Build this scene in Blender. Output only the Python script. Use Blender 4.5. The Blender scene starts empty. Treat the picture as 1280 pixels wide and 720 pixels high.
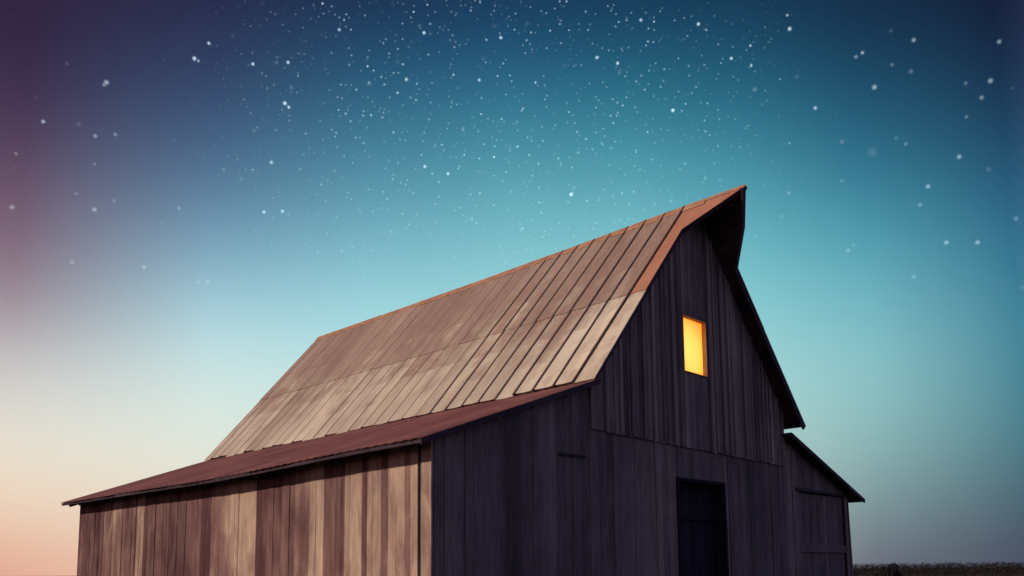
import bpy, bmesh, math, random
from mathutils import Vector, Matrix, noise
R = math.radians
random.seed(11)
C = bpy.context.scene.collection
sc = bpy.context.scene

# ------------------------------------------------------------------ dimensions (metres)
W, HE, HR, L = 3.39, 4.555, 8.50, 12.67          # main roof half width, eave, ridge, barn length
LWX, RWX = -6.47, 6.18                           # outer lean-to walls
LTX, LTZ = -6.83, 3.27                           # left lean-to eave
RTX, RTZ = 6.54, 3.20
YB = L + .21
SEAM0, SEAM = .21, .44

# ------------------------------------------------------------------ node helpers
def mat(name):
    m = bpy.data.materials.new(name); m.use_nodes = True
    nt = m.node_tree; b = nt.nodes['Principled BSDF']
    return m, nt, b
def N(nt, t, **kw):
    n = nt.nodes.new(t)
    for k, v in kw.items():
        if k.startswith('i_'): n.inputs[k[2:].replace('_', ' ')].default_value = v
        else: setattr(n, k, v)
    return n
def link(nt, a, b): nt.links.new(a, b)
def ramp(nt, src, stops, interp='LINEAR'):
    r = N(nt, 'ShaderNodeValToRGB'); r.color_ramp.interpolation = interp
    e = r.color_ramp.elements
    while len(e) > len(stops): e.remove(e[-1])
    while len(e) < len(stops): e.new(.5)
    for k, (p, c) in enumerate(stops):
        e[k].position = p; e[k].color = (*c, 1) if len(c) == 3 else c
    link(nt, src, r.inputs[0]); return r.outputs[0]
def mix(nt, f, a, b, blend='MIX'):
    m = N(nt, 'ShaderNodeMix', data_type='RGBA', blend_type=blend)
    for s, v in ((m.inputs[0], f), (m.inputs[6], a), (m.inputs[7], b)):
        if isinstance(v, (int, float)): s.default_value = v
        elif isinstance(v, tuple): s.default_value = (*v, 1)
        else: link(nt, v, s)
    return m.outputs[2]
def noise_tex(nt, scale, detail=4, vscale=(1, 1, 1), rough=.6, dist=0, coord=None, off=(0, 0, 0)):
    if coord is None: coord = N(nt, 'ShaderNodeTexCoord').outputs['Object']
    mp = N(nt, 'ShaderNodeMapping'); mp.inputs['Scale'].default_value = vscale; mp.inputs['Location'].default_value = off
    link(nt, coord, mp.inputs[0])
    n = N(nt, 'ShaderNodeTexNoise'); n.inputs['Scale'].default_value = scale; n.inputs['Detail'].default_value = detail
    n.inputs['Roughness'].default_value = rough; n.inputs['Distortion'].default_value = dist
    link(nt, mp.outputs[0], n.inputs['Vector']); return n.outputs[0]
def bump(nt, b, h, strength=.4, dist=.01):
    n = N(nt, 'ShaderNodeBump'); n.inputs['Strength'].default_value = strength; n.inputs['Distance'].default_value = dist
    link(nt, h, n.inputs['Height']); link(nt, n.outputs[0], b.inputs['Normal'])
def attr(nt, name):
    return N(nt, 'ShaderNodeAttribute', attribute_name=name).outputs['Fac']

# ------------------------------------------------------------------ materials
def wood(name, dark, mid, light, grain=1.0, rough=.9, vary=.7):
    """weathered boards: every board has its own tone (vertex attribute 'tone'), grain runs along z"""
    m, nt, b = mat(name)
    tone = attr(nt, 'tone')
    ln = noise_tex(nt, 1.6, 4, (1.2, 1.2, .55), .6, .5)
    ma = N(nt, 'ShaderNodeMath', operation='MULTIPLY_ADD'); link(nt, ln, ma.inputs[0]); ma.inputs[1].default_value = vary; mb_ = N(nt, 'ShaderNodeMath', operation='ADD'); link(nt, tone, ma.inputs[2]); link(nt, ma.outputs[0], mb_.inputs[0]); mb_.inputs[1].default_value = -vary / 2; tone = mb_.outputs[0]
    base = ramp(nt, tone, [(0, dark), (.5, mid), (1, light)])
    g = noise_tex(nt, 34, 6, (1, 1, .045), .7, .4)
    streak = ramp(nt, g, [(.32, (.42, .40, .42)), (.52, (.95, .95, .95)), (.7, (1.3, 1.28, 1.25))])
    c = mix(nt, .75 * grain, base, streak, 'MULTIPLY')
    big = noise_tex(nt, 1.3, 5, (1, 1, .35), .6)
    c = mix(nt, .8, c, ramp(nt, big, [(.35, (.66, .63, .66)), (.62, (1.15, 1.12, 1.1))]), 'MULTIPLY')
    link(nt, c, b.inputs['Base Color']); b.inputs['Roughness'].default_value = rough
    b.inputs['Specular IOR Level'].default_value = .2
    bump(nt, b, g, .5, .006)
    return m
M_gable = wood('weathered_gable_wood', (.08, .073, .08), (.185, .158, .152), (.36, .29, .255))
M_lower = wood('weathered_lower_wood', (.09, .079, .086), (.155, .134, .134), (.26, .212, .195))
M_side = wood('patchy_side_wood', (.085, .036, .042), (.20, .118, .108), (.45, .335, .255), vary=1.5)  # the boards' own pale, tan and dark red tones
M_trim = wood('trim_wood', (.03, .026, .032), (.07, .06, .07), (.30, .21, .16))
M_jamb = wood('pale_window_jamb_wood', (.22, .15, .10), (.42, .29, .19), (.60, .42, .28))
M_door = wood('doorway_shade_wood', (.012, .010, .022), (.018, .015, .03), (.028, .022, .04))  # doorway shade put into the wood colour
M_deck = wood('dark_roof_deck', (.030, .020, .034), (.055, .036, .050), (.10, .058, .055))

def metal(name, rust_only=False):
    m, nt, b = mat(name)
    tone = attr(nt, 'tone'); up = attr(nt, 'up')
    co = N(nt, 'ShaderNodeTexCoord').outputs['Object']
    n1 = noise_tex(nt, 1.1, 7, (1, 1, .5), .65, .3, co)
    n2 = noise_tex(nt, 9, 6, (.25, 1, .25), .7, .2, co)
    n3 = noise_tex(nt, 60, 3, coord=co)
    if rust_only:
        base = ramp(nt, n1, [(.3, (.115, .036, .038)), (.55, (.19, .068, .062)), (.75, (.25, .11, .09))])
        c = mix(nt, .5, base, ramp(nt, tone, [(0, (.7, .65, .7)), (1, (1.25, 1.2, 1.1))]), 'MULTIPLY')
    else:
        zinc = ramp(nt, tone, [(0, (.28, .222, .182)), (.5, (.42, .362, .295)), (1, (.54, .485, .405))])
        rust = ramp(nt, n2, [(.3, (.13, .062, .058)), (.6, (.22, .115, .095)), (.8, (.28, .14, .10))])
        a = N(nt, 'ShaderNodeMath', operation='MULTIPLY_ADD'); link(nt, up, a.inputs[0]); a.inputs[1].default_value = .62
        link(nt, n1, a.inputs[2])
        a2 = N(nt, 'ShaderNodeMath', operation='MULTIPLY_ADD'); link(nt, n2, a2.inputs[0]); a2.inputs[1].default_value = .35
        link(nt, a.outputs[0], a2.inputs[2])
        zinc = mix(nt, .9, zinc, ramp(nt, noise_tex(nt, .55, 3, (.25, 1, .25), .5, 0, co, (0, 3.1, 0)), [(.36, (.72, .68, .66)), (.5, (1, 1, 1)), (.64, (1.2, 1.19, 1.17))]), 'MULTIPLY')
        zinc = mix(nt, .8, zinc, ramp(nt, noise_tex(nt, 2.6, 4, (.5, 1, .5), .6, 0, co), [(.3, (.78, .74, .72)), (.6, (1.1, 1.09, 1.07))]), 'MULTIPLY')
        f = ramp(nt, a2.outputs[0], [(.80, (.03,) * 3), (1.0, (.68,) * 3)])
        c = mix(nt, f, zinc, rust)
        end = attr(nt, 'rusty')
        c = mix(nt, end, c, ramp(nt, n1, [(.35, (.30, .10, .055)), (.65, (.42, .17, .10))]))
    c = mix(nt, .5, c, ramp(nt, n3, [(.3, (.8, .8, .8)), (.7, (1.12, 1.12, 1.12))]), 'MULTIPLY')
    link(nt, c, b.inputs['Base Color'])
    b.inputs['Metallic'].default_value = .12
    rr = N(nt, 'ShaderNodeMapRange'); link(nt, n2, rr.inputs[0]); rr.inputs[3].default_value = .5; rr.inputs[4].default_value = .85
    link(nt, rr.outputs[0], b.inputs['Roughness'])
    bump(nt, b, n1, .35, .03)
    return m
M_metal = metal('weathered_sheet_metal')
M_rust = metal('rust_red_sheet_metal', True)
m, nt, b = mat('rusty_seam'); M_seam = m
s = noise_tex(nt, 5, 4)
c = ramp(nt, s, [(.3, (.045, .022, .026)), (.7, (.10, .05, .045))])
link(nt, mix(nt, attr(nt, 'tone'), c, (.30, .235, .19)), b.inputs['Base Color']); b.inputs['Roughness'].default_value = .8
m, nt, b = mat('orange_rust_ridge'); M_ridge = m
s = noise_tex(nt, 6, 5)
link(nt, ramp(nt, s, [(.3, (.22, .09, .05)), (.7, (.42, .22, .13))]), b.inputs['Base Color']); b.inputs['Roughness'].default_value = .6

m, nt, b = mat('glowing_pane'); M_pane = m
co = N(nt, 'ShaderNodeTexCoord').outputs['Object']
gl = noise_tex(nt, 1.6, 3, (1, 1, 1), .5, .3, co)
dn = N(nt, 'ShaderNodeVectorMath', operation='DISTANCE'); link(nt, co, dn.inputs[0]); dn.inputs[1].default_value = (-.36, .03, 5.60)   # glow falloff of an unbuilt lamp, painted as colour round this point
md = N(nt, 'ShaderNodeMath', operation='MULTIPLY_ADD'); link(nt, gl, md.inputs[0]); md.inputs[1].default_value = -.35; link(nt, dn.outputs['Value'], md.inputs[2])
col = ramp(nt, md.outputs[0], [(0, (1.0, .54, .085)), (.24, (1.0, .46, .05)), (.5, (1.0, .25, .018))])
b.inputs['Base Color'].default_value = (.5, .3, .1, 1); b.inputs['Roughness'].default_value = .3
link(nt, col, b.inputs['Emission Color']); b.inputs['Emission Strength'].default_value = 1.5

m, nt, b = mat('field_ground'); M_ground = m
n1 = noise_tex(nt, .02, 8); n2 = noise_tex(nt, 1.7, 8)
c = mix(nt, n2, ramp(nt, n1, [(.35, (.030, .024, .024)), (.65, (.055, .042, .036))]), (.03, .028, .02))
link(nt, c, b.inputs['Base Color']); b.inputs['Roughness'].default_value = 1; bump(nt, b, n2, .8, .1)
b.inputs['Specular IOR Level'].default_value = 0
m, nt, b = mat('dark_foliage'); M_leaf = m
t = attr(nt, 'tone')
link(nt, ramp(nt, t, [(0, (.010, .009, .012)), (1, (.026, .022, .024))]), b.inputs['Base Color']); b.inputs['Roughness'].default_value = .9
b.inputs['Specular IOR Level'].default_value = 0
m, nt, b = mat('bark'); M_bark = m
link(nt, ramp(nt, noise_tex(nt, 8, 5, (1, 1, .2)), [(.3, (.03, .022, .02)), (.7, (.08, .06, .05))]), b.inputs['Base Color']); b.inputs['Roughness'].default_value = .95

# ------------------------------------------------------------------ mesh helpers
class MB:
    """collects solids in one mesh, with per-face attributes tone / up / rusty"""
    def __init__(s): s.v = []; s.f = []; s.t = []; s.u = []; s.r = []
    def face(s, idx, tone=.5, up=0, rusty=0): s.f.append(idx); s.t.append(tone); s.u.append(up); s.r.append(rusty)
    def prism(s, poly, off, tone=.5, up=0, rusty=0, caps=True):
        """poly: list of points; off: one vector or one per point"""
        n = len(poly); b0 = len(s.v)
        offs = off if isinstance(off, list) else [off] * n
        s.v += [tuple(p) for p in poly] + [tuple(Vector(p) + Vector(o)) for p, o in zip(poly, offs)]
        s.face(list(range(b0, b0 + n)), tone, up, rusty)
        s.face(list(range(b0 + 2 * n - 1, b0 + n - 1, -1)), tone, up, rusty)
        for i in range(n):
            j = (i + 1) % n
            s.face([b0 + j, b0 + i, b0 + n + i, b0 + n + j], tone, up, rusty)
    def box(s, a, b, tone=.5):
        x0, y0, z0 = a; x1, y1, z1 = b
        s.prism([(x0, y0, z0), (x1, y0, z0), (x1, y0, z1), (x0, y0, z1)], (0, y1 - y0, 0), tone)
    def bar(s, p, q, w, h, upv=(0, 0, 1), tone=.5):
        p, q = Vector(p), Vector(q); d = (q - p).normalized(); sd = d.cross(Vector(upv)).normalized(); u = sd.cross(d)
        a = [p + sd * sx * w / 2 + u * sz * h / 2 for sx, sz in ((-1, -1), (1, -1), (1, 1), (-1, 1))]
        s.prism(a, q - p, tone)
    def build(s, name, material, parent=None, loc=(0, 0, 0), bevel=0):
        me = bpy.data.meshes.new(name); me.from_pydata([tuple(Vector(p) - Vector(loc)) for p in s.v], [], s.f)
        for nm, data in (('tone', s.t), ('up', s.u), ('rusty', s.r)):
            a = me.attributes.new(nm, 'FLOAT', 'FACE'); a.data.foreach_set('value', data)
        bm = bmesh.new(); bm.from_mesh(me); bmesh.ops.recalc_face_normals(bm, faces=bm.faces); bm.to_mesh(me); bm.free()
        me.materials.append(material)
        o = bpy.data.objects.new(name, me); C.objects.link(o); o.location = loc
        if parent: o.parent = parent
        if bevel:
            md = o.modifiers.new('bevel', 'BEVEL'); md.width = bevel; md.segments = 1; md.limit_method = 'ANGLE'
        return o
def tag(o, label=None, cat=None, group=None, kind=None):
    for k, v in (('label', label), ('category', cat), ('group', group), ('kind', kind)):
        if v: o[k] = v
    return o

def boards(mb, axis, a0, a1, plane, out, zbot, ztop, wmin, wmax, tonef, openings=(), depth=.022, jit=.008, gap=.006, shear=None, ragged=0):
    """vertical boards along x (axis 0) or y (axis 1); out = +-1 outward direction; cut round openings"""
    edges = [a0]
    while edges[-1] < a1 - wmax: edges.append(edges[-1] + random.uniform(wmin, wmax))
    edges.append(a1)
    for (p, q, _, _) in openings:
        for k in (p, q):
            edges = [e for e in edges if abs(e - k) > .05] + [k]
    edges.sort()
    for e0, e1 in zip(edges, edges[1:]):
        g = random.uniform(.3, 1) * gap
        u0, u1 = e0 + g / 2, e1 - g / 2
        mid = (e0 + e1) / 2
        spans = [(None, None)]
        for (p, q, z0, z1) in openings:
            if p - 1e-6 < mid < q + 1e-6: spans = ([(None, z0)] if z0 > (zbot(mid) + .02) else []) + [(z1, None)]
        jo = random.uniform(-jit, jit); tone = tonef(mid)
        rg = random.uniform(-ragged, ragged)
        for lo, hi in spans:
            pts = []
            for u, end in ((u0, 0), (u1, 0), (u1, 1), (u0, 1)):
                z = (hi if hi is not None else ztop(u)) if end else (lo if lo is not None else zbot(u) + rg)
                tw = random.uniform(-.003, .003)
                d = plane + out * (jo + tw)
                if shear: d += shear(z)
                pts.append((u, d, z) if axis == 0 else (d, u, z))
            off = (0, -out * depth, 0) if axis == 0 else (-out * depth, 0, 0)
            mb.prism(pts, off, tone)

def lerp_poly(P, t):
    for (t0, y0), (t1, y1) in zip(P, P[1:]):
        if t <= t1: return y0 + (y1 - y0) * (t - t0) / (t1 - t0)
    return P[-1][1]

# ------------------------------------------------------------------ the barn
barn = bpy.data.objects.new('barn', None); C.objects.link(barn)
tag(barn, 'weathered wooden barn with steep tin roof, pointed hay hood and one glowing loft window', 'barn')

# main roof: t = 0 ridge ... 1 eave
FRONT_L = [(0, -1.09), (.09, -.60), (.179, -.105), (.6, -.15), (1, -.21)]
FRONT_R = [(0, -1.09), (.14, -.78), (.28, -.335), (1, -.40)]
SL = math.hypot(W, HR - HE)
def rp(side, t, y, lift=0):
    nx, nz = (HR - HE) / SL, W / SL
    sag = -.035 * math.sin(max(0, min(1, y / L)) * math.pi) * (1 - .3 * t)
    return Vector((side * (t * W + lift * nx), y, HR - (HR - HE) * t + lift * nz + sag))

def roof_side(side, front):
    mb = MB(); seams = MB()
    ys = [SEAM0 + SEAM * k for k in range(40)]; ys = [y for y in ys if y < YB - .2] + [YB]
    nrm = Vector((side * (HR - HE) / SL, 0, W / SL))
    rows = [(0, .545), (.535, 1.0)]
    prev = {0: .6, 1: .6}
    for ri, (t0, t1) in enumerate(rows):
        # the first, narrow sheet follows the ragged hood outline
        ts = [t0 + (t1 - t0) * k / 12 for k in range(13)]
        ts = sorted(set(ts + [p[0] for p in front if t0 < p[0] < t1]))
        lift0 = .012 if ri == 0 else 0
        for a, c_ in zip(ts, ts[1:]):
            ya, yc = lerp_poly(front, a), lerp_poly(front, c_)
            tone = .55 if ri == 0 else .6
            up = 1 - (a + c_) / 2
            mb.prism([rp(side, a, ya, lift0), rp(side, a, ys[0], lift0), rp(side, c_, ys[0], lift0), rp(side, c_, yc, lift0)], -nrm * .010, tone, up, .8 if ri == 0 else .0)
        for k, (y0, y1) in enumerate(zip(ys, ys[1:])):
            lift = lift0 + random.uniform(0, .006)
            tone = max(0, min(1, random.gauss(.52, .22)))
            tone = tone * .5 + .5 * (.5 + .5 * math.sin(y0 * 1.9 + ri) * math.cos(y0 * .8 + 1))
            if ri == 1 and k < 4: tone = min(1, tone + .25)
            nseg = 3
            el = random.uniform(-.010, .012) if ri == 1 else 0
            for q in range(nseg):
                a = t0 + (t1 - t0) * q / nseg; c_ = t0 + (t1 - t0) * (q + 1) / nseg
                # the sheets get their own small warp at the lap and at the eave
                l0 = lift + (.008 if (ri == 1 and False) else 0)
                ce = c_ + (el if q == nseg - 1 else 0)
                for h in range(4):       # a slight pan between the seams
                    ya = y0 + (y1 - y0) * h / 4; yb = y0 + (y1 - y0) * (h + 1) / 4
                    la = l0 + .012 * (abs(h - 2) / 2) ** 2; lb = l0 + .012 * (abs(h + 1 - 2) / 2) ** 2
                    mb.prism([rp(side, a, ya, la), rp(side, a, yb, lb), rp(side, ce, yb, lb), rp(side, ce, ya, la)], -nrm * .008, tone, 1 - (a + c_) / 2, 0)
        # lap shadow line is real: upper row stands 12 mm above lower row
    for k, y in enumerate(ys[:-1]):
        for (t0, t1) in ((.0, .548), (.538, 1.0)):
            jit = random.uniform(-.012, .012); j2 = random.uniform(-.012, .012)
            lf = .030 if t0 == 0 else .020
            p = [rp(side, t0, y + jit, lf), rp(side, t1, y + j2, lf)]
            w = .030 - .014 * min(1, y / 8)
            seams.prism([p[0] + Vector((0, -w / 2, 0)) - nrm * .02, p[0] + Vector((0, w / 2, 0)) - nrm * .02, p[1] + Vector((0, w / 2, 0)) - nrm * .02, p[1] + Vector((0, -w / 2, 0)) - nrm * .02],
                        nrm * ((.030 if y < 4 else .018) + random.uniform(0, .008)), min(1, max(0, (y - 1) / 5)) * .85 + random.random() * .15)
    return mb, seams
for side, front in ((-1, FRONT_L), (1, FRONT_R)):
    a, s_ = roof_side(side, front)
    ro = a.build('metal_roof_slope', M_metal, barn)
    s_.build('roof_seams', M_seam, ro)
    # boards under the sheets
    d = MB(); nrm = Vector((side * (HR - HE) / SL, 0, W / SL))
    nb = 24
    for k in range(nb):
        t0, t1 = k / nb + .001, (k + 1) / nb - .001
        f0, f1 = lerp_poly(front, t0) + .03, lerp_poly(front, t1) + .03
        if k == nb - 1: t1 -= .006
        th = .03 + random.uniform(0, .006); tn = random.random() * .7
        yy = [None] + [1 + k2 * (YB - 1.03) / 10 for k2 in range(11)]
        for q in range(11):
            ya0, ya1 = (f0, f1) if q == 0 else (yy[q], yy[q])
            d.prism([rp(side, t0, ya0, -.016), rp(side, t0, yy[q + 1], -.016), rp(side, t1, yy[q + 1], -.016), rp(side, t1, ya1, -.016)], -nrm * th, tn)
    d.build('roof_deck', M_deck, barn)
    # rake board under the verge
    rb = MB()
    for (t0, _), (t1, _) in zip(front, front[1:]):
        y0, y1 = lerp_poly(front, t0), lerp_poly(front, t1)
        rb.prism([rp(side, t0, y0 + .012, -.016), rp(side, t0, y0 + .045, -.016), rp(side, t1, y1 + .045, -.016), rp(side, t1, y1 + .012, -.016)], -nrm * (.055 if side < 0 else .10), .3)
    rb.build('rake_board', M_deck, barn)
# ridge cap
rc = MB(); y = -1.09; k = 0
while y < YB - .05:
    y1 = min(y + 1.6, YB + .02); lf = .034 + .004 * (k % 2)
    for side in (-1, 1):
        for q in range(4):
            a, b_ = y + (y1 - y) * q / 4, y + (y1 - y) * (q + 1) / 4
            wd = .034 if a > -.6 else .012
            rc.prism([rp(side, -.002, a, lf), rp(side, -.002, b_, lf), rp(side, wd, b_, lf - .006), rp(side, wd, a, lf - .006)], (0, 0, -.008), random.random())
    y = y1 - .04; k += 1
rc.build('ridge_cap', M_ridge, barn)
# hay track beam under the hood
hb = MB(); hb.bar((0, -.80, HR - .24), (0, .9, HR - .24), .09, .15, tone=.2)
hb.build('hay_hood_beam', M_deck, barn)

# lean-to roofs
def lean(side, xe, ze, xi, zi, front_y, name_tone):
    sl = math.hypot(xe - xi, ze - zi); ux = (xe - xi) / sl; uz = (ze - zi) / sl
    nrm = Vector((-uz * side, 0, abs(ux))) if True else None
    nrm = Vector((abs(uz) * side, 0, abs(ux)))
    def lp(t, y, lift=0):
        sag = -.05 * math.sin(max(0, min(1, y / L)) * math.pi * 1.0) * t + .010 * math.sin(y * .9) * t
        return Vector((xi + (xe - xi) * t, y, zi + (ze - zi) * t + sag)) + nrm * lift
    mb = MB()
    y = front_y; k = 0
    while y < YB - .01:
        y1 = min(y + .62, YB); tone = random.random(); el = random.uniform(-.004, .006)
        for q in range(6):          # corrugation: six facets per sheet
            a, b_ = y + (y1 - y) * q / 6, y + (y1 - y) * (q + 1) / 6
            la, lb = .011 * (q % 2), .011 * ((q + 1) % 2)
            for (t0, t1) in ((0, .5), (.5, 1 + el)):
                mb.prism([lp(t0, a, la), lp(t0, b_, lb), lp(t1, b_, lb), lp(t1, a, la)], -nrm * .006, tone, 1 - t0)
        y = y1; k += 1
    ro = mb.build('lean_to_roof', M_rust, barn)
    d = MB()
    for q in range(14):
        t0, t1 = q / 14 + .002, (q + 1) / 14 - .004
        tn = random.random() * .6
        for k2 in range(24):
            ya = front_y + .03 + (YB - .06 - front_y) * k2 / 24; yb = front_y + .03 + (YB - .06 - front_y) * (k2 + 1) / 24
            d.prism([lp(t0, ya, -.014), lp(t0, yb, -.014), lp(t1, yb, -.014), lp(t1, ya, -.014)], -nrm * .028, tn)
    d.build('roof_deck', M_deck, barn)
    r_ = MB(); yy = .35
    while yy < L:
        r_.bar(lp(.15, yy, -.085), lp(.985, yy, -.085), .05, .09, tuple(nrm), random.random() * .6); yy += .61
    r_.build('rafters', M_deck, barn)
    f = MB()
    yy = front_y + .02
    while yy < YB - .1:
        y2 = min(yy + 1.1, YB - .02)
        p0, p1 = lp(.996, yy + .004, -.010), lp(.996, y2 - .004, -.010)
        f.prism([p0, p1, p1 + Vector((-.03 * side, 0, 0)), p0 + Vector((-.03 * side, 0, 0))], (0, 0, -.055), random.random() * .5); yy = y2
    f.build('fascia_board', M_deck, barn)
    rk = MB()
    rk.prism([lp(.02, front_y + .004, -.010), lp(1, front_y + .004, -.010), lp(1, front_y + .034, -.010), lp(.02, front_y + .034, -.010)], (0, 0, -.075), .35)
    rk.build('rake_board', M_deck, barn)
    # purlin ends carrying the verge
    for t in ((.22, .42, .62, .82) if side < 0 else ()):
        p = lp(t, 0, -.075); e = MB(); e.bar((p.x, front_y + .04, p.z), (p.x, .35, p.z), .06, .06, tone=.8)
        e.build('purlin_end', M_trim, barn)
    return lp
lpL = lean(-1, LTX, LTZ, -3.17, 4.605, -.212, 0)
lpR = lean(1, RTX, RTZ, 3.0, 4.40, -.27, 0)

def rake_z(x):                      # underside of the main roof at the gable
    return HR - (HR - HE) * abs(x) / W - .075
def leanz_l(x): return 4.605 + (LTZ - 4.605) * (x + 3.17) / (LTX + 3.17) - .060
def leanz_r(x): return 4.40 + (RTZ - 4.40) * (x - 3.0) / (RTX - 3.0) - .060

WIN = (-.61, .165, 5.15, 6.21); DOOR = (-.91, .70, -.1, 3.22); PAN = (3.67, 5.98, -.1, 3.24)
def t_up(x):
    return max(0, min(1, random.gauss(.45, .24) + (.12 if x < -1.2 else 0)))
g = MB()
boards(g, 0, -3.27, 3.10, -.040, -1, lambda x: 3.80 - .012 * (x + 3.3), rake_z, .085, .15, t_up, [WIN], .022, .010, .007, ragged=.012)
g.build('gable_wall', M_gable, barn)
def t_low(x):
    v = .42 + .30 * math.sin(x * 1.7 + 1) * math.sin(x * .9) + random.gauss(0, .17)
    return max(0, min(1, v))
g = MB()
def low_top(x):
    if x < -3.2: return leanz_l(x)
    if x > 3.0: return leanz_r(x)
    return 4.02
boards(g, 0, LWX + .03, RWX, 0, -1, lambda x: 0.0, low_top, .13, .24, t_low, [DOOR, PAN], .024, .009, .007)
g.build('front_wall', M_lower, barn)
# ledge boards
e = MB(); e.box((-4.02, -.045, 3.325), (-3.42, -.014, 3.36), .1)
e.build('drip_board', M_trim, barn); e = MB(); e.box((3.55, -.05, 3.25), (6.10, -.014, 3.31), .35)
e.build('drip_board', M_trim, barn)
# battens on the upper gable
e = MB(); x = -3.2
while x < 3.0:
    x += random.uniform(.20, .42)
    if WIN[0] - .06 < x < WIN[1] + .06 or abs(x) > 3.0: continue
    z0 = 3.82 - .012 * (x + 3.3)
    e.prism([(x - .017, -.056, z0), (x + .017, -.056, z0), (x + .017, -.056, rake_z(x + .017) - .02), (x - .017, -.056, rake_z(x - .017) - .02)], (0, -.016, 0), random.random() * .8)
e.build('battens', M_gable, barn)

# window
wf = MB(); x0, x1, z0, z1 = WIN
T = .014
wf.prism([(x0 + .002, -.058, z0), (x0 + T, -.058, z0), (x0 + T, -.058, z1), (x0 + .002, -.058, z1)], (0, .17, 0), .5)
wf.prism([(x1 - T, -.058, z0), (x1 - .002, -.058, z0), (x1 - .002, -.058, z1), (x1 - T, -.058, z1)], (0, .17, 0), .8)
wf.prism([(x0 + T + .002, -.056, z1 - T), (x1 - T - .002, -.056, z1 - T), (x1 - T - .002, -.056, z1 - .002), (x0 + T + .002, -.056, z1 - .002)], (0, .165, 0), .3)
wf.prism([(x0 + T + .002, -.066, z0 + .002), (x1 - T - .002, -.066, z0 + .002), (x1 - T - .002, -.066, z0 + T), (x0 + T + .002, -.066, z0 + T)], (0, .175, 0), .3)
wfo = wf.build('window_frame', M_jamb, barn)
pn = MB(); pn.box((x0 + T + .003, .030, z0 + T + .003), (x1 - T - .003, .045, z1 - T - .003))
tag(pn.build('window_pane', M_pane, wfo), 'warm yellow lit window pane')
# leaf added in near-black, standing in for the shade of an open doorway
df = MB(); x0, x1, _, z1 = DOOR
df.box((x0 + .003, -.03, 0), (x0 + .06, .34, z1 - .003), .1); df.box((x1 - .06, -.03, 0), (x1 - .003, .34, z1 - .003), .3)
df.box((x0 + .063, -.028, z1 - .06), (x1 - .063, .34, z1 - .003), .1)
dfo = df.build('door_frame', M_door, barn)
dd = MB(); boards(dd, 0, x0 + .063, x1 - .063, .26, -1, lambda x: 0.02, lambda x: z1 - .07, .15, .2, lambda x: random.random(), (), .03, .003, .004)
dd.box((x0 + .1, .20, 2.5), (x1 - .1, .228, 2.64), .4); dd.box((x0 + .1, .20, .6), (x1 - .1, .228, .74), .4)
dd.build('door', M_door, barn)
# stable door in the right lean-to
sd = MB(); x0, x1, _, z1 = PAN
boards(sd, 0, x0 + .02, x1 - .02, .045, -1, lambda x: 0.03, lambda x: z1 - .02, .15, .22, lambda x: max(0, min(1, random.gauss(.3, .12))), (), .024, .004, .006)
sd.box((x0 + .03, .0, 1.95), (x1 - .03, .032, 2.12), .38); sd.box((x0 + .03, .0, .4), (x1 - .03, .032, .57), .5)
sd.build('stable_door', M_lower, barn)

# left side wall: patches of pale, tan and dark red boards
GR = [(12.9, .12), (11.23, .46), (9.47, .10), (9.39, .8), (9.07, .24), (7.79, .16), (6.51, .03), (5.98, .50), (5.45, .84), (4.41, .10), (3.73, .42), (2.81, .82), (2.59, .3), (2.07, .10), (1.92, .72), (1.53, .05), (1.42, .62), (1.27, .84), (1.02, .5), (.87, .9), (.67, .7), (.46, .88), (.30, 0)]
def t_side(y):
    v = .5
    for y0, t in GR:
        if y <= y0: v = t
    return max(0, min(1, v + random.gauss(0, .09)))
g = MB()
topL = leanz_l(LWX) + .0
boards(g, 1, .30, L, LWX, -1, lambda y: 0.0, lambda y: topL - .035 + .0 * y, .10, .22, t_side, (), .024, .007, .005)
g.build('side_wall', M_side, barn)
cb = MB(); cb.prism([(LWX - .012, .012, 0), (LWX - .012, .205, 0), (LWX - .012, .215, 3.30), (LWX - .012, .012, 3.30)], (.03, 0, 0), .70)
cb.build('corner_board', M_side, barn)
cp = MB(); cp.box((LWX + .03, .03, 0), (LWX + .16, .34, 3.28), .1); cp.build('corner_post', M_trim, barn)
# right side wall, leaning outwards at the foot
g = MB()
boards(g, 1, .03, L, RWX, 1, lambda y: 0.0, lambda y: leanz_r(RWX), .14, .24, t_low, (), .024, .008, .005, shear=lambda z: .05 * (3.3 - z) * .8)
g.build('side_wall', M_lower, barn)
# front strip that follows the leaning wall
g = MB(); g.prism([(RWX - .02, -.012, 0), (RWX + .13, -.012, 0), (RWX, -.012, 3.26), (RWX - .02, -.012, 3.27)], (0, .03, 0), .4)
g.build('corner_board', M_lower, barn)
# clerestory walls and back wall
for sx in (-1, 1):
    g = MB(); boards(g, 1, .05, L, sx * 3.12, sx, lambda y: 3.9, lambda y: rake_z(3.12) - .02, .15, .25, t_low, (), .024, .006, .005)
    g.build('upper_side_wall', M_lower, barn)
def back_top(x):
    if x < -3.12: return leanz_l(x)
    if x > 3.12: return leanz_r(x)
    return rake_z(x)
g = MB(); boards(g, 0, LWX + .03, RWX, L, 1, lambda x: 0.0, back_top, .15, .25, t_low, (), .024, .006, .004)
g.build('back_wall', M_lower, barn)

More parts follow.
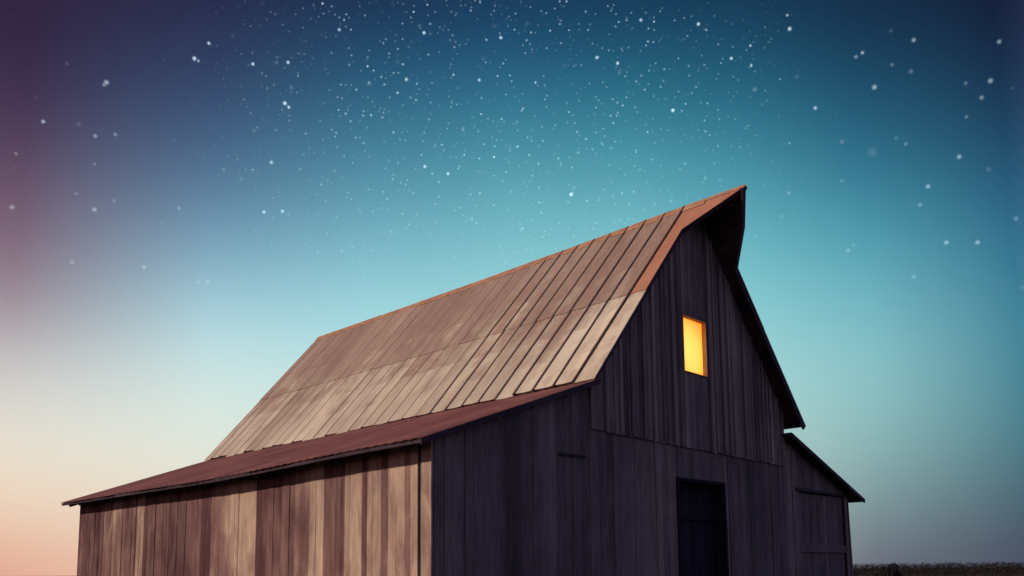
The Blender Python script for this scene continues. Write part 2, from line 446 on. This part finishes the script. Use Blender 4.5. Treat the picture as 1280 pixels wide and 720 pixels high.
# ------------------------------------------------------------------ ground
def big_sheet():
    bm = bmesh.new(); n = 60; ext = 3500
    rows = []
    for i in range(n + 1):
        row = []
        for j in range(n + 1):
            u, v = (i / n * 2 - 1), (j / n * 2 - 1)
            x, y = ext * u * abs(u) ** 1.6, ext * v * abs(v) ** 1.6
            r = math.hypot(x, y)
            z = noise.noise((x * .01, y * .01, 0)) * .25 * min(1, max(0, (r - 25) / 60))
            row.append(bm.verts.new((x, y, z - .002)))
        rows.append(row)
    for i in range(n):
        for j in range(n): bm.faces.new((rows[i][j], rows[i + 1][j], rows[i + 1][j + 1], rows[i][j + 1]))
    for f in bm.faces: f.smooth = True
    me = bpy.data.meshes.new('ground'); bm.to_mesh(me); bm.free(); me.materials.append(M_ground)
    o = bpy.data.objects.new('ground', me); C.objects.link(o); return tag(o, kind='structure', label='dark flat farm field at dusk', cat='ground')
big_sheet()

CAM = Vector((-13.5259, -8.3841, 1.6)); FWD = R(44.5453)
def leaves(n, fn, size):
    v = []; f = []; t = []
    for _ in range(n):
        p, k = fn(); s = size * random.uniform(.6, 1.4)
        a = Vector((random.gauss(0, 1), random.gauss(0, 1), random.gauss(0, 1))).normalized()
        b_ = a.orthogonal().normalized(); b_ = Matrix.Rotation(random.uniform(0, 6.3), 3, a) @ b_; c_ = a.cross(b_)
        i = len(v); v += [p - b_ * s, p + c_ * s * .5, p + b_ * s, p - c_ * s * .5]; f.append((i, i + 1, i + 2, i + 3)); t.append(random.random())
    return v, f, t
def leaf_obj(name, vft, parent=None, loc=(0, 0, 0)):
    v, f, t = vft
    me = bpy.data.meshes.new(name); me.from_pydata([tuple(p) for p in v], [], f)
    a = me.attributes.new('tone', 'FLOAT', 'FACE'); a.data.foreach_set('value', t); me.materials.append(M_leaf)
    o = bpy.data.objects.new(name, me); C.objects.link(o); o.location = loc
    if parent: o.parent = parent
    return o
# far scrub along the horizon: one band of undergrowth, 150 to 260 m off
def scrub():
    a = FWD - R(random.uniform(19, 75)) if random.random() < .8 else FWD + R(random.uniform(33, 80))
    d = random.uniform(150, 260)
    h = (2.25 + .35 * noise.noise((a * 7, 0, 3)) + .12 * noise.noise((a * 60, 2, 3))) * d / 200
    z = random.uniform(0, 1) ** .8 * h
    return Vector((CAM.x + math.cos(a) * d, CAM.y + math.sin(a) * d, z)), 0
tag(leaf_obj('far_scrub', leaves(70000, scrub, .17)), 'low dark scrub along the far horizon', 'scrub', kind='stuff')
# one taller bush standing out of it
def bush(px_az, d, h, w, label):
    a = FWD - R(px_az); loc = (CAM.x + math.cos(a) * d, CAM.y + math.sin(a) * d, 0)
    r = bpy.data.objects.new('bush', None); C.objects.link(r); r.location = loc
    tag(r, label, 'bush')
    lobes = [(Vector((random.gauss(0, w * .3), random.gauss(0, w * .3), h * random.uniform(.3, .8))), random.uniform(.25, .42) * w) for _ in range(9)]
    def fn():
        c_, q = random.choice(lobes); dv = Vector((random.gauss(0, 1), random.gauss(0, 1), random.gauss(0, 1))).normalized() * q * random.uniform(.5, 1)
        p = c_ + dv; p.z = max(.02, p.z); return p, 0
    leaf_obj('foliage', leaves(1500, fn, .10 * w * .6), r)
    st = MB()
    for k in range(5):
        an = k * 1.3; st.bar((0, 0, 0), (math.cos(an) * w * .3, math.sin(an) * w * .3, h * .7), .06, .06)
    st.build('stem', M_bark, r)
bush(23.7, 75, 2.3, 1.3, 'small dark bush on the horizon just right of the barn')

# ------------------------------------------------------------------ sky
SKY=[
(-31,[(0.716,0.314,0.231),(0.820,0.575,0.443),(0.763,0.673,0.601),(0.565,0.509,0.533),(0.363,0.261,0.326),(0.222,0.129,0.199),(0.109,0.061,0.124),(0.045,0.027,0.075),(0.028,0.015,0.044),(0.028,0.015,0.045)]),
(-20,[(0.831,0.546,0.402),(0.796,0.688,0.561),(0.714,0.769,0.676),(0.570,0.723,0.687),(0.347,0.577,0.630),(0.178,0.341,0.446),(0.085,0.178,0.289),(0.041,0.083,0.175),(0.024,0.035,0.094),(0.018,0.018,0.057)]),
(-10,[(0.791,0.527,0.402),(0.754,0.658,0.548),(0.663,0.745,0.664),(0.517,0.729,0.694),(0.333,0.626,0.651),(0.202,0.465,0.535),(0.104,0.305,0.397),(0.042,0.171,0.269),(0.018,0.077,0.164),(0.011,0.024,0.071)]),
(0,[(0.714,0.514,0.402),(0.693,0.637,0.529),(0.621,0.716,0.635),(0.494,0.705,0.675),(0.335,0.626,0.638),(0.215,0.513,0.557),(0.119,0.381,0.448),(0.050,0.237,0.324),(0.018,0.102,0.203),(0.009,0.034,0.090)]),
(8.5,[(0.543,0.427,0.375),(0.566,0.574,0.504),(0.532,0.667,0.604),(0.437,0.671,0.643),(0.320,0.617,0.632),(0.207,0.512,0.559),(0.109,0.376,0.445),(0.041,0.227,0.310),(0.014,0.096,0.179),(0.008,0.032,0.081)]),
(16,[(0.306,0.306,0.305),(0.393,0.490,0.467),(0.412,0.605,0.576),(0.349,0.612,0.601),(0.231,0.535,0.559),(0.137,0.427,0.484),(0.068,0.295,0.374),(0.027,0.165,0.250),(0.011,0.068,0.135),(0.007,0.028,0.073)]),
(23.3,[(0.126,0.126,0.170),(0.198,0.291,0.310),(0.250,0.445,0.448),(0.236,0.494,0.511),(0.153,0.417,0.473),(0.068,0.300,0.376),(0.031,0.167,0.254),(0.014,0.082,0.154),(0.008,0.032,0.076),(0.007,0.020,0.055)]),
(27,[(0.088,0.099,0.138),(0.117,0.205,0.236),(0.140,0.312,0.346),(0.132,0.349,0.399),(0.088,0.297,0.371),(0.041,0.199,0.288),(0.018,0.099,0.176),(0.010,0.045,0.101),(0.007,0.018,0.049),(0.007,0.015,0.044)]),
(30.5,[(0.065,0.065,0.107),(0.067,0.128,0.168),(0.069,0.204,0.251),(0.061,0.225,0.292),(0.042,0.187,0.271),(0.023,0.121,0.206),(0.013,0.061,0.124),(0.008,0.024,0.062),(0.007,0.011,0.034),(0.007,0.012,0.035)]),
]
STARS=[ (0.2826,0.8308,0.4795,0.0038,1.00),
(0.2811,0.8327,0.4771,0.0028,0.60),
(0.2991,0.8476,0.4382,0.0028,0.60),
(0.2945,0.8816,0.3688,0.0038,0.70),
(0.2267,0.9058,0.3581,0.0038,0.60),
(0.2225,0.8869,0.4049,0.0028,0.40),
(0.2390,0.8674,0.4364,0.0023,0.40),
(0.2767,0.8825,0.3804,0.0028,0.35),
(0.3093,0.8719,0.3796,0.0028,0.35),
(0.3670,0.8481,0.3822,0.0028,0.50),
(0.2830,0.8555,0.4335,0.0023,0.30),
(0.2871,0.8660,0.4094,0.0028,0.30),
(0.3488,0.7843,0.5131,0.0023,0.80),
(0.3526,0.7834,0.5118,0.0014,0.60),
(0.3571,0.7712,0.5271,0.0019,0.70),
(0.3981,0.7578,0.5170,0.0019,0.80),
(0.4267,0.7381,0.5226,0.0019,0.80),
(0.4347,0.7564,0.4887,0.0023,0.90),
(0.4391,0.7558,0.4858,0.0019,0.80),
(0.4593,0.6948,0.5534,0.0019,0.60),
(0.4426,0.8083,0.3883,0.0023,0.50),
(0.4588,0.7980,0.3909,0.0023,0.50),
(0.3464,0.8814,0.3212,0.0033,0.50),
(0.2835,0.9052,0.3166,0.0038,0.35),
(0.4060,0.8582,0.3141,0.0033,0.40),
(0.4376,0.7867,0.4353,0.0019,0.50),
(0.4887,0.7247,0.4857,0.0014,0.50),
(0.5276,0.6416,0.5567,0.0019,0.90),
(0.5704,0.6916,0.4431,0.0019,0.80),
(0.5918,0.6773,0.4370,0.0019,0.80),
(0.5257,0.6830,0.5070,0.0014,0.70),
(0.5286,0.6718,0.5188,0.0019,0.70),
(0.5864,0.6207,0.5204,0.0019,0.70),
(0.5879,0.5890,0.5545,0.0019,0.80),
(0.5106,0.7091,0.4863,0.0014,0.60),
(0.6636,0.5222,0.5357,0.0019,0.80),
(0.6797,0.5073,0.5298,0.0019,0.90),
(0.7331,0.4761,0.4857,0.0023,0.90),
(0.6945,0.5870,0.4161,0.0023,1.00),
(0.7140,0.4297,0.5528,0.0019,0.90),
(0.7466,0.4125,0.5220,0.0019,0.80),
(0.6776,0.4748,0.5617,0.0019,0.70),
(0.7648,0.3568,0.5365,0.0023,0.70),
(0.7579,0.3554,0.5471,0.0014,0.60),
(0.7603,0.3978,0.5135,0.0014,0.80),
(0.7517,0.3932,0.5295,0.0014,0.70),
(0.8264,0.3008,0.4761,0.0038,1.00),
(0.8227,0.2599,0.5056,0.0033,0.80),
(0.8066,0.3094,0.5036,0.0028,0.70),
(0.8077,0.3033,0.5056,0.0019,0.50),
(0.8244,0.2819,0.4907,0.0028,0.40),
(0.8517,0.1946,0.4866,0.0033,0.70),
(0.8641,0.2074,0.4585,0.0038,0.80),
(0.8678,0.2169,0.4470,0.0033,0.60),
(0.8575,0.2270,0.4617,0.0028,0.40),
(0.8823,0.2750,0.3819,0.0038,0.80),
(0.8857,0.2849,0.3667,0.0033,0.50),
(0.9058,0.2687,0.3277,0.0038,0.80),
(0.9149,0.2426,0.3228,0.0038,0.80),
(0.8823,0.2444,0.4023,0.0038,0.80),
(0.8598,0.2861,0.4230,0.0028,0.50),
(0.8703,0.2320,0.4345,0.0028,0.40),
(0.8275,0.3965,0.3977,0.0028,0.50),
(0.8727,0.3555,0.3346,0.0038,0.35),
(0.9178,0.2080,0.3381,0.0038,0.40),
(0.8475,0.3476,0.4011,0.0028,0.30),
(0.9049,0.3022,0.2999,0.0038,0.35),
(0.8089,0.3545,0.4691,0.0023,0.50),
(0.8499,0.3158,0.4219,0.0084,0.12) ]
w = bpy.data.worlds.new('World'); sc.world = w; w.use_nodes = True
nt = w.node_tree; nt.nodes.clear()
tc = N(nt, 'ShaderNodeTexCoord')
geo = tc.outputs['Generated']
rot = N(nt, 'ShaderNodeVectorRotate', rotation_type='Z_AXIS'); rot.inputs['Angle'].default_value = -FWD; link(nt, geo, rot.inputs['Vector'])
sep = N(nt, 'ShaderNodeSeparateXYZ'); link(nt, rot.outputs[0], sep.inputs[0])
at = N(nt, 'ShaderNodeMath', operation='ARCTAN2'); link(nt, sep.outputs['Y'], at.inputs[0]); link(nt, sep.outputs['X'], at.inputs[1])
azn = N(nt, 'ShaderNodeMath', operation='MULTIPLY'); link(nt, at.outputs[0], azn.inputs[0]); azn.inputs[1].default_value = -180 / math.pi   # degrees, + = to the right
asn = N(nt, 'ShaderNodeMath', operation='ARCSINE'); link(nt, sep.outputs['Z'], asn.inputs[0])
eln = N(nt, 'ShaderNodeMath', operation='MULTIPLY'); link(nt, asn.outputs[0], eln.inputs[0]); eln.inputs[1].default_value = 180 / math.pi / 72
els = [0, 4, 8, 12, 16, 20, 24, 28, 32, 36]
cols = []
dusk = [(.75, .22, .14), (.85, .36, .23), (.70, .40, .32), (.42, .28, .30), (.24, .15, .21), (.13, .075, .13), (.07, .04, .08), (.04, .022, .055), (.028, .015, .044), (.026, .015, .042)]
night = [(.39, .33, .49), (.38, .33, .52), (.36, .33, .54), (.33, .33, .55), (.29, .30, .52), (.24, .25, .47), (.19, .195, .40), (.14, .145, .33), (.11, .11, .26), (.08, .08, .22)]
def tint(row, a):
    k = max(0, 1 - abs(a) / 34)
    if a < -25: return [(x * (.88 if 3 < i < 8 else 1.05), y * (.95 if 3 < i < 8 else 1.14), z * (.92 if 3 < i < 8 else 1.10)) for i, (x, y, z) in enumerate(row)]
    g = [1, 1, 1.03, 1.10, 1.16, 1.16, 1.10, 1.05, 1, 1]
    return [(x * (1.02 + (g[i] - 1)), y * (1.02 + (g[i] - 1) * .8), z * (1.02 + (g[i] - 1) * .95)) for i, (x, y, z) in enumerate(row)]
table = [(-180, night), (-110, dusk), (-55, dusk)] + [((31.5 if a == 30.5 else a), tint(c_, a)) for a, c_ in SKY if a != 27] + [(60, night), (180, night)]
prev = None; paz = None
for a, row in table:
    stops = [(e / 72, c_) for e, c_ in zip(els, row)] + [(62 / 72, tuple(x * .8 for x in row[-1]))]
    cc = ramp(nt, eln.outputs[0], stops, 'B_SPLINE')
    if prev is None: prev = cc
    else:
        mr = N(nt, 'ShaderNodeMapRange'); link(nt, azn.outputs[0], mr.inputs[0]); mr.inputs[1].default_value = paz; mr.inputs[2].default_value = a
        prev = mix(nt, mr.outputs[0], prev, cc)
    paz = a
sky = prev
# stars: fine dust of points (cells on the sphere) ...
def star_layer(scale, radius, power, gain, az0, az1, el0, seed, soft=1.0, el1=90):
    mp = N(nt, 'ShaderNodeMapping'); mp.inputs['Location'].default_value = (seed, seed * 1.7, seed * .6); mp.inputs['Scale'].default_value = (scale,) * 3
    link(nt, geo, mp.inputs[0])
    v = N(nt, 'ShaderNodeTexVoronoi', feature='F1'); v.inputs['Scale'].default_value = 1; link(nt, mp.outputs[0], v.inputs['Vector'])
    m1 = N(nt, 'ShaderNodeMapRange', interpolation_type='SMOOTHSTEP'); link(nt, v.outputs['Distance'], m1.inputs[0])
    m1.inputs[1].default_value = radius * scale; m1.inputs[2].default_value = 0; m1.inputs[3].default_value = 0; m1.inputs[4].default_value = 1
    sp = N(nt, 'ShaderNodeSeparateColor'); link(nt, v.outputs['Color'], sp.inputs[0])
    pw = N(nt, 'ShaderNodeMath', operation='POWER'); link(nt, sp.outputs[0], pw.inputs[0]); pw.inputs[1].default_value = power
    m = N(nt, 'ShaderNodeMath', operation='MULTIPLY'); link(nt, m1.outputs[0], m.inputs[0]); link(nt, pw.outputs[0], m.inputs[1])
    def fade(src, a, b_):
        f = N(nt, 'ShaderNodeMapRange', interpolation_type='SMOOTHSTEP'); link(nt, src, f.inputs[0]); f.inputs[1].default_value = a; f.inputs[2].default_value = b_; return f.outputs[0]
    out = m.outputs[0]
    masks = [fade(eln.outputs[0], el0[0] / 72, el0[1] / 72)]
    if az0: masks.append(fade(azn.outputs[0], az0[0], az0[1]))
    if az1: masks.append(fade(azn.outputs[0], az1[1], az1[0]))
    for k in masks:
        q = N(nt, 'ShaderNodeMath', operation='MULTIPLY'); link(nt, out, q.inputs[0]); link(nt, k, q.inputs[1]); out = q.outputs[0]
    q = N(nt, 'ShaderNodeMath', operation='MULTIPLY'); link(nt, out, q.inputs[0]); q.inputs[1].default_value = gain
    return q.outputs[0]
terms = [star_layer(230, .0010, 2.6, 1.5, (-24, -8), (10, 22), (15, 30), 3.1),
         star_layer(70, .0012, 3.0, 2.2, (-25, -10), (12, 24), (17, 30), 8.3),
         star_layer(48, .0032, 4, .20, None, (60, 80), (10, 24), 5.9)]
acc = terms[0]
for t_ in terms[1:]:
    q = N(nt, 'ShaderNodeMath', operation='ADD'); link(nt, acc, q.inputs[0]); link(nt, t_, q.inputs[1]); acc = q.outputs[0]
# ... and the bright ones, each in its own direction
for (x, y, z, r_, br) in STARS:
    d = N(nt, 'ShaderNodeVectorMath', operation='DISTANCE'); link(nt, geo, d.inputs[0]); d.inputs[1].default_value = Vector((x, y, z)).normalized()
    m1 = N(nt, 'ShaderNodeMapRange', interpolation_type='SMOOTHSTEP'); link(nt, d.outputs['Value'], m1.inputs[0])
    m1.inputs[1].default_value = r_ * (1.1 if r_ < .0026 else .85); m1.inputs[2].default_value = 0; m1.inputs[3].default_value = 0; m1.inputs[4].default_value = br * (1.2 if r_ < .0026 else .45)
    q = N(nt, 'ShaderNodeMath', operation='ADD'); link(nt, acc, q.inputs[0]); link(nt, m1.outputs[0], q.inputs[1]); acc = q.outputs[0]
sc_ = N(nt, 'ShaderNodeVectorMath', operation='SCALE'); sc_.inputs[0].default_value = (.72, .92, 1.0); link(nt, acc, sc_.inputs['Scale'])
tot = mix(nt, 1.0, sky, sc_.outputs[0], 'ADD')
bg = N(nt, 'ShaderNodeBackground'); link(nt, tot, bg.inputs[0]); bg.inputs[1].default_value = 1.0
wo = N(nt, 'ShaderNodeOutputWorld'); link(nt, bg.outputs[0], wo.inputs[0])
w.cycles.sampling_method = 'MANUAL'; w.cycles.sample_map_resolution = 512

# low sun from behind the left side of the barn
sl = bpy.data.lights.new('low_sun', 'SUN'); sl.energy = 3.8; sl.angle = R(2.0); sl.color = (1.0, .82, .66)
so = bpy.data.objects.new('low_sun', sl); C.objects.link(so)
saz, sel = R(155), R(28)
d = Vector((math.cos(saz) * math.cos(sel), math.sin(saz) * math.cos(sel), math.sin(sel)))
so.rotation_euler = d.to_track_quat('Z', 'Y').to_euler(); so.location = d * 60

# ------------------------------------------------------------------ camera
f, cy, roll, pitch, yaw = 1066.2159, 585.0499, -.0096, .1204, -.7933
fw = Vector((-math.sin(yaw) * math.cos(pitch), math.cos(yaw) * math.cos(pitch), math.sin(pitch)))
rt = Vector((math.cos(yaw), math.sin(yaw), 0)); up = rt.cross(fw)
rt2 = rt * math.cos(roll) + up * math.sin(roll); up2 = -rt * math.sin(roll) + up * math.cos(roll)
cam = bpy.data.cameras.new('camera'); co = bpy.data.objects.new('camera', cam); C.objects.link(co)
co.matrix_world = Matrix(((rt2.x, up2.x, -fw.x, CAM.x), (rt2.y, up2.y, -fw.y, CAM.y), (rt2.z, up2.z, -fw.z, CAM.z), (0, 0, 0, 1)))
cam.sensor_width = 36; cam.lens = f / 1280 * 36; cam.shift_y = (cy - 360) / 1280; cam.clip_end = 9000; cam.clip_start = .05
cam.dof.use_dof = True; cam.dof.focus_distance = 20.5; cam.dof.aperture_fstop = .75; cam.dof.aperture_blades = 0
sc.camera = co
sc.render.resolution_x, sc.render.resolution_y = 1024, 576
vs = sc.view_settings; vs.view_transform = 'Standard'; vs.look = 'None'; vs.exposure = 0; vs.gamma = 1; vs.use_curve_mapping = False
sc.render.engine = 'CYCLES'; sc.cycles.max_bounces = 6; sc.cycles.use_denoising = True; sc.cycles.sample_clamp_indirect = 3
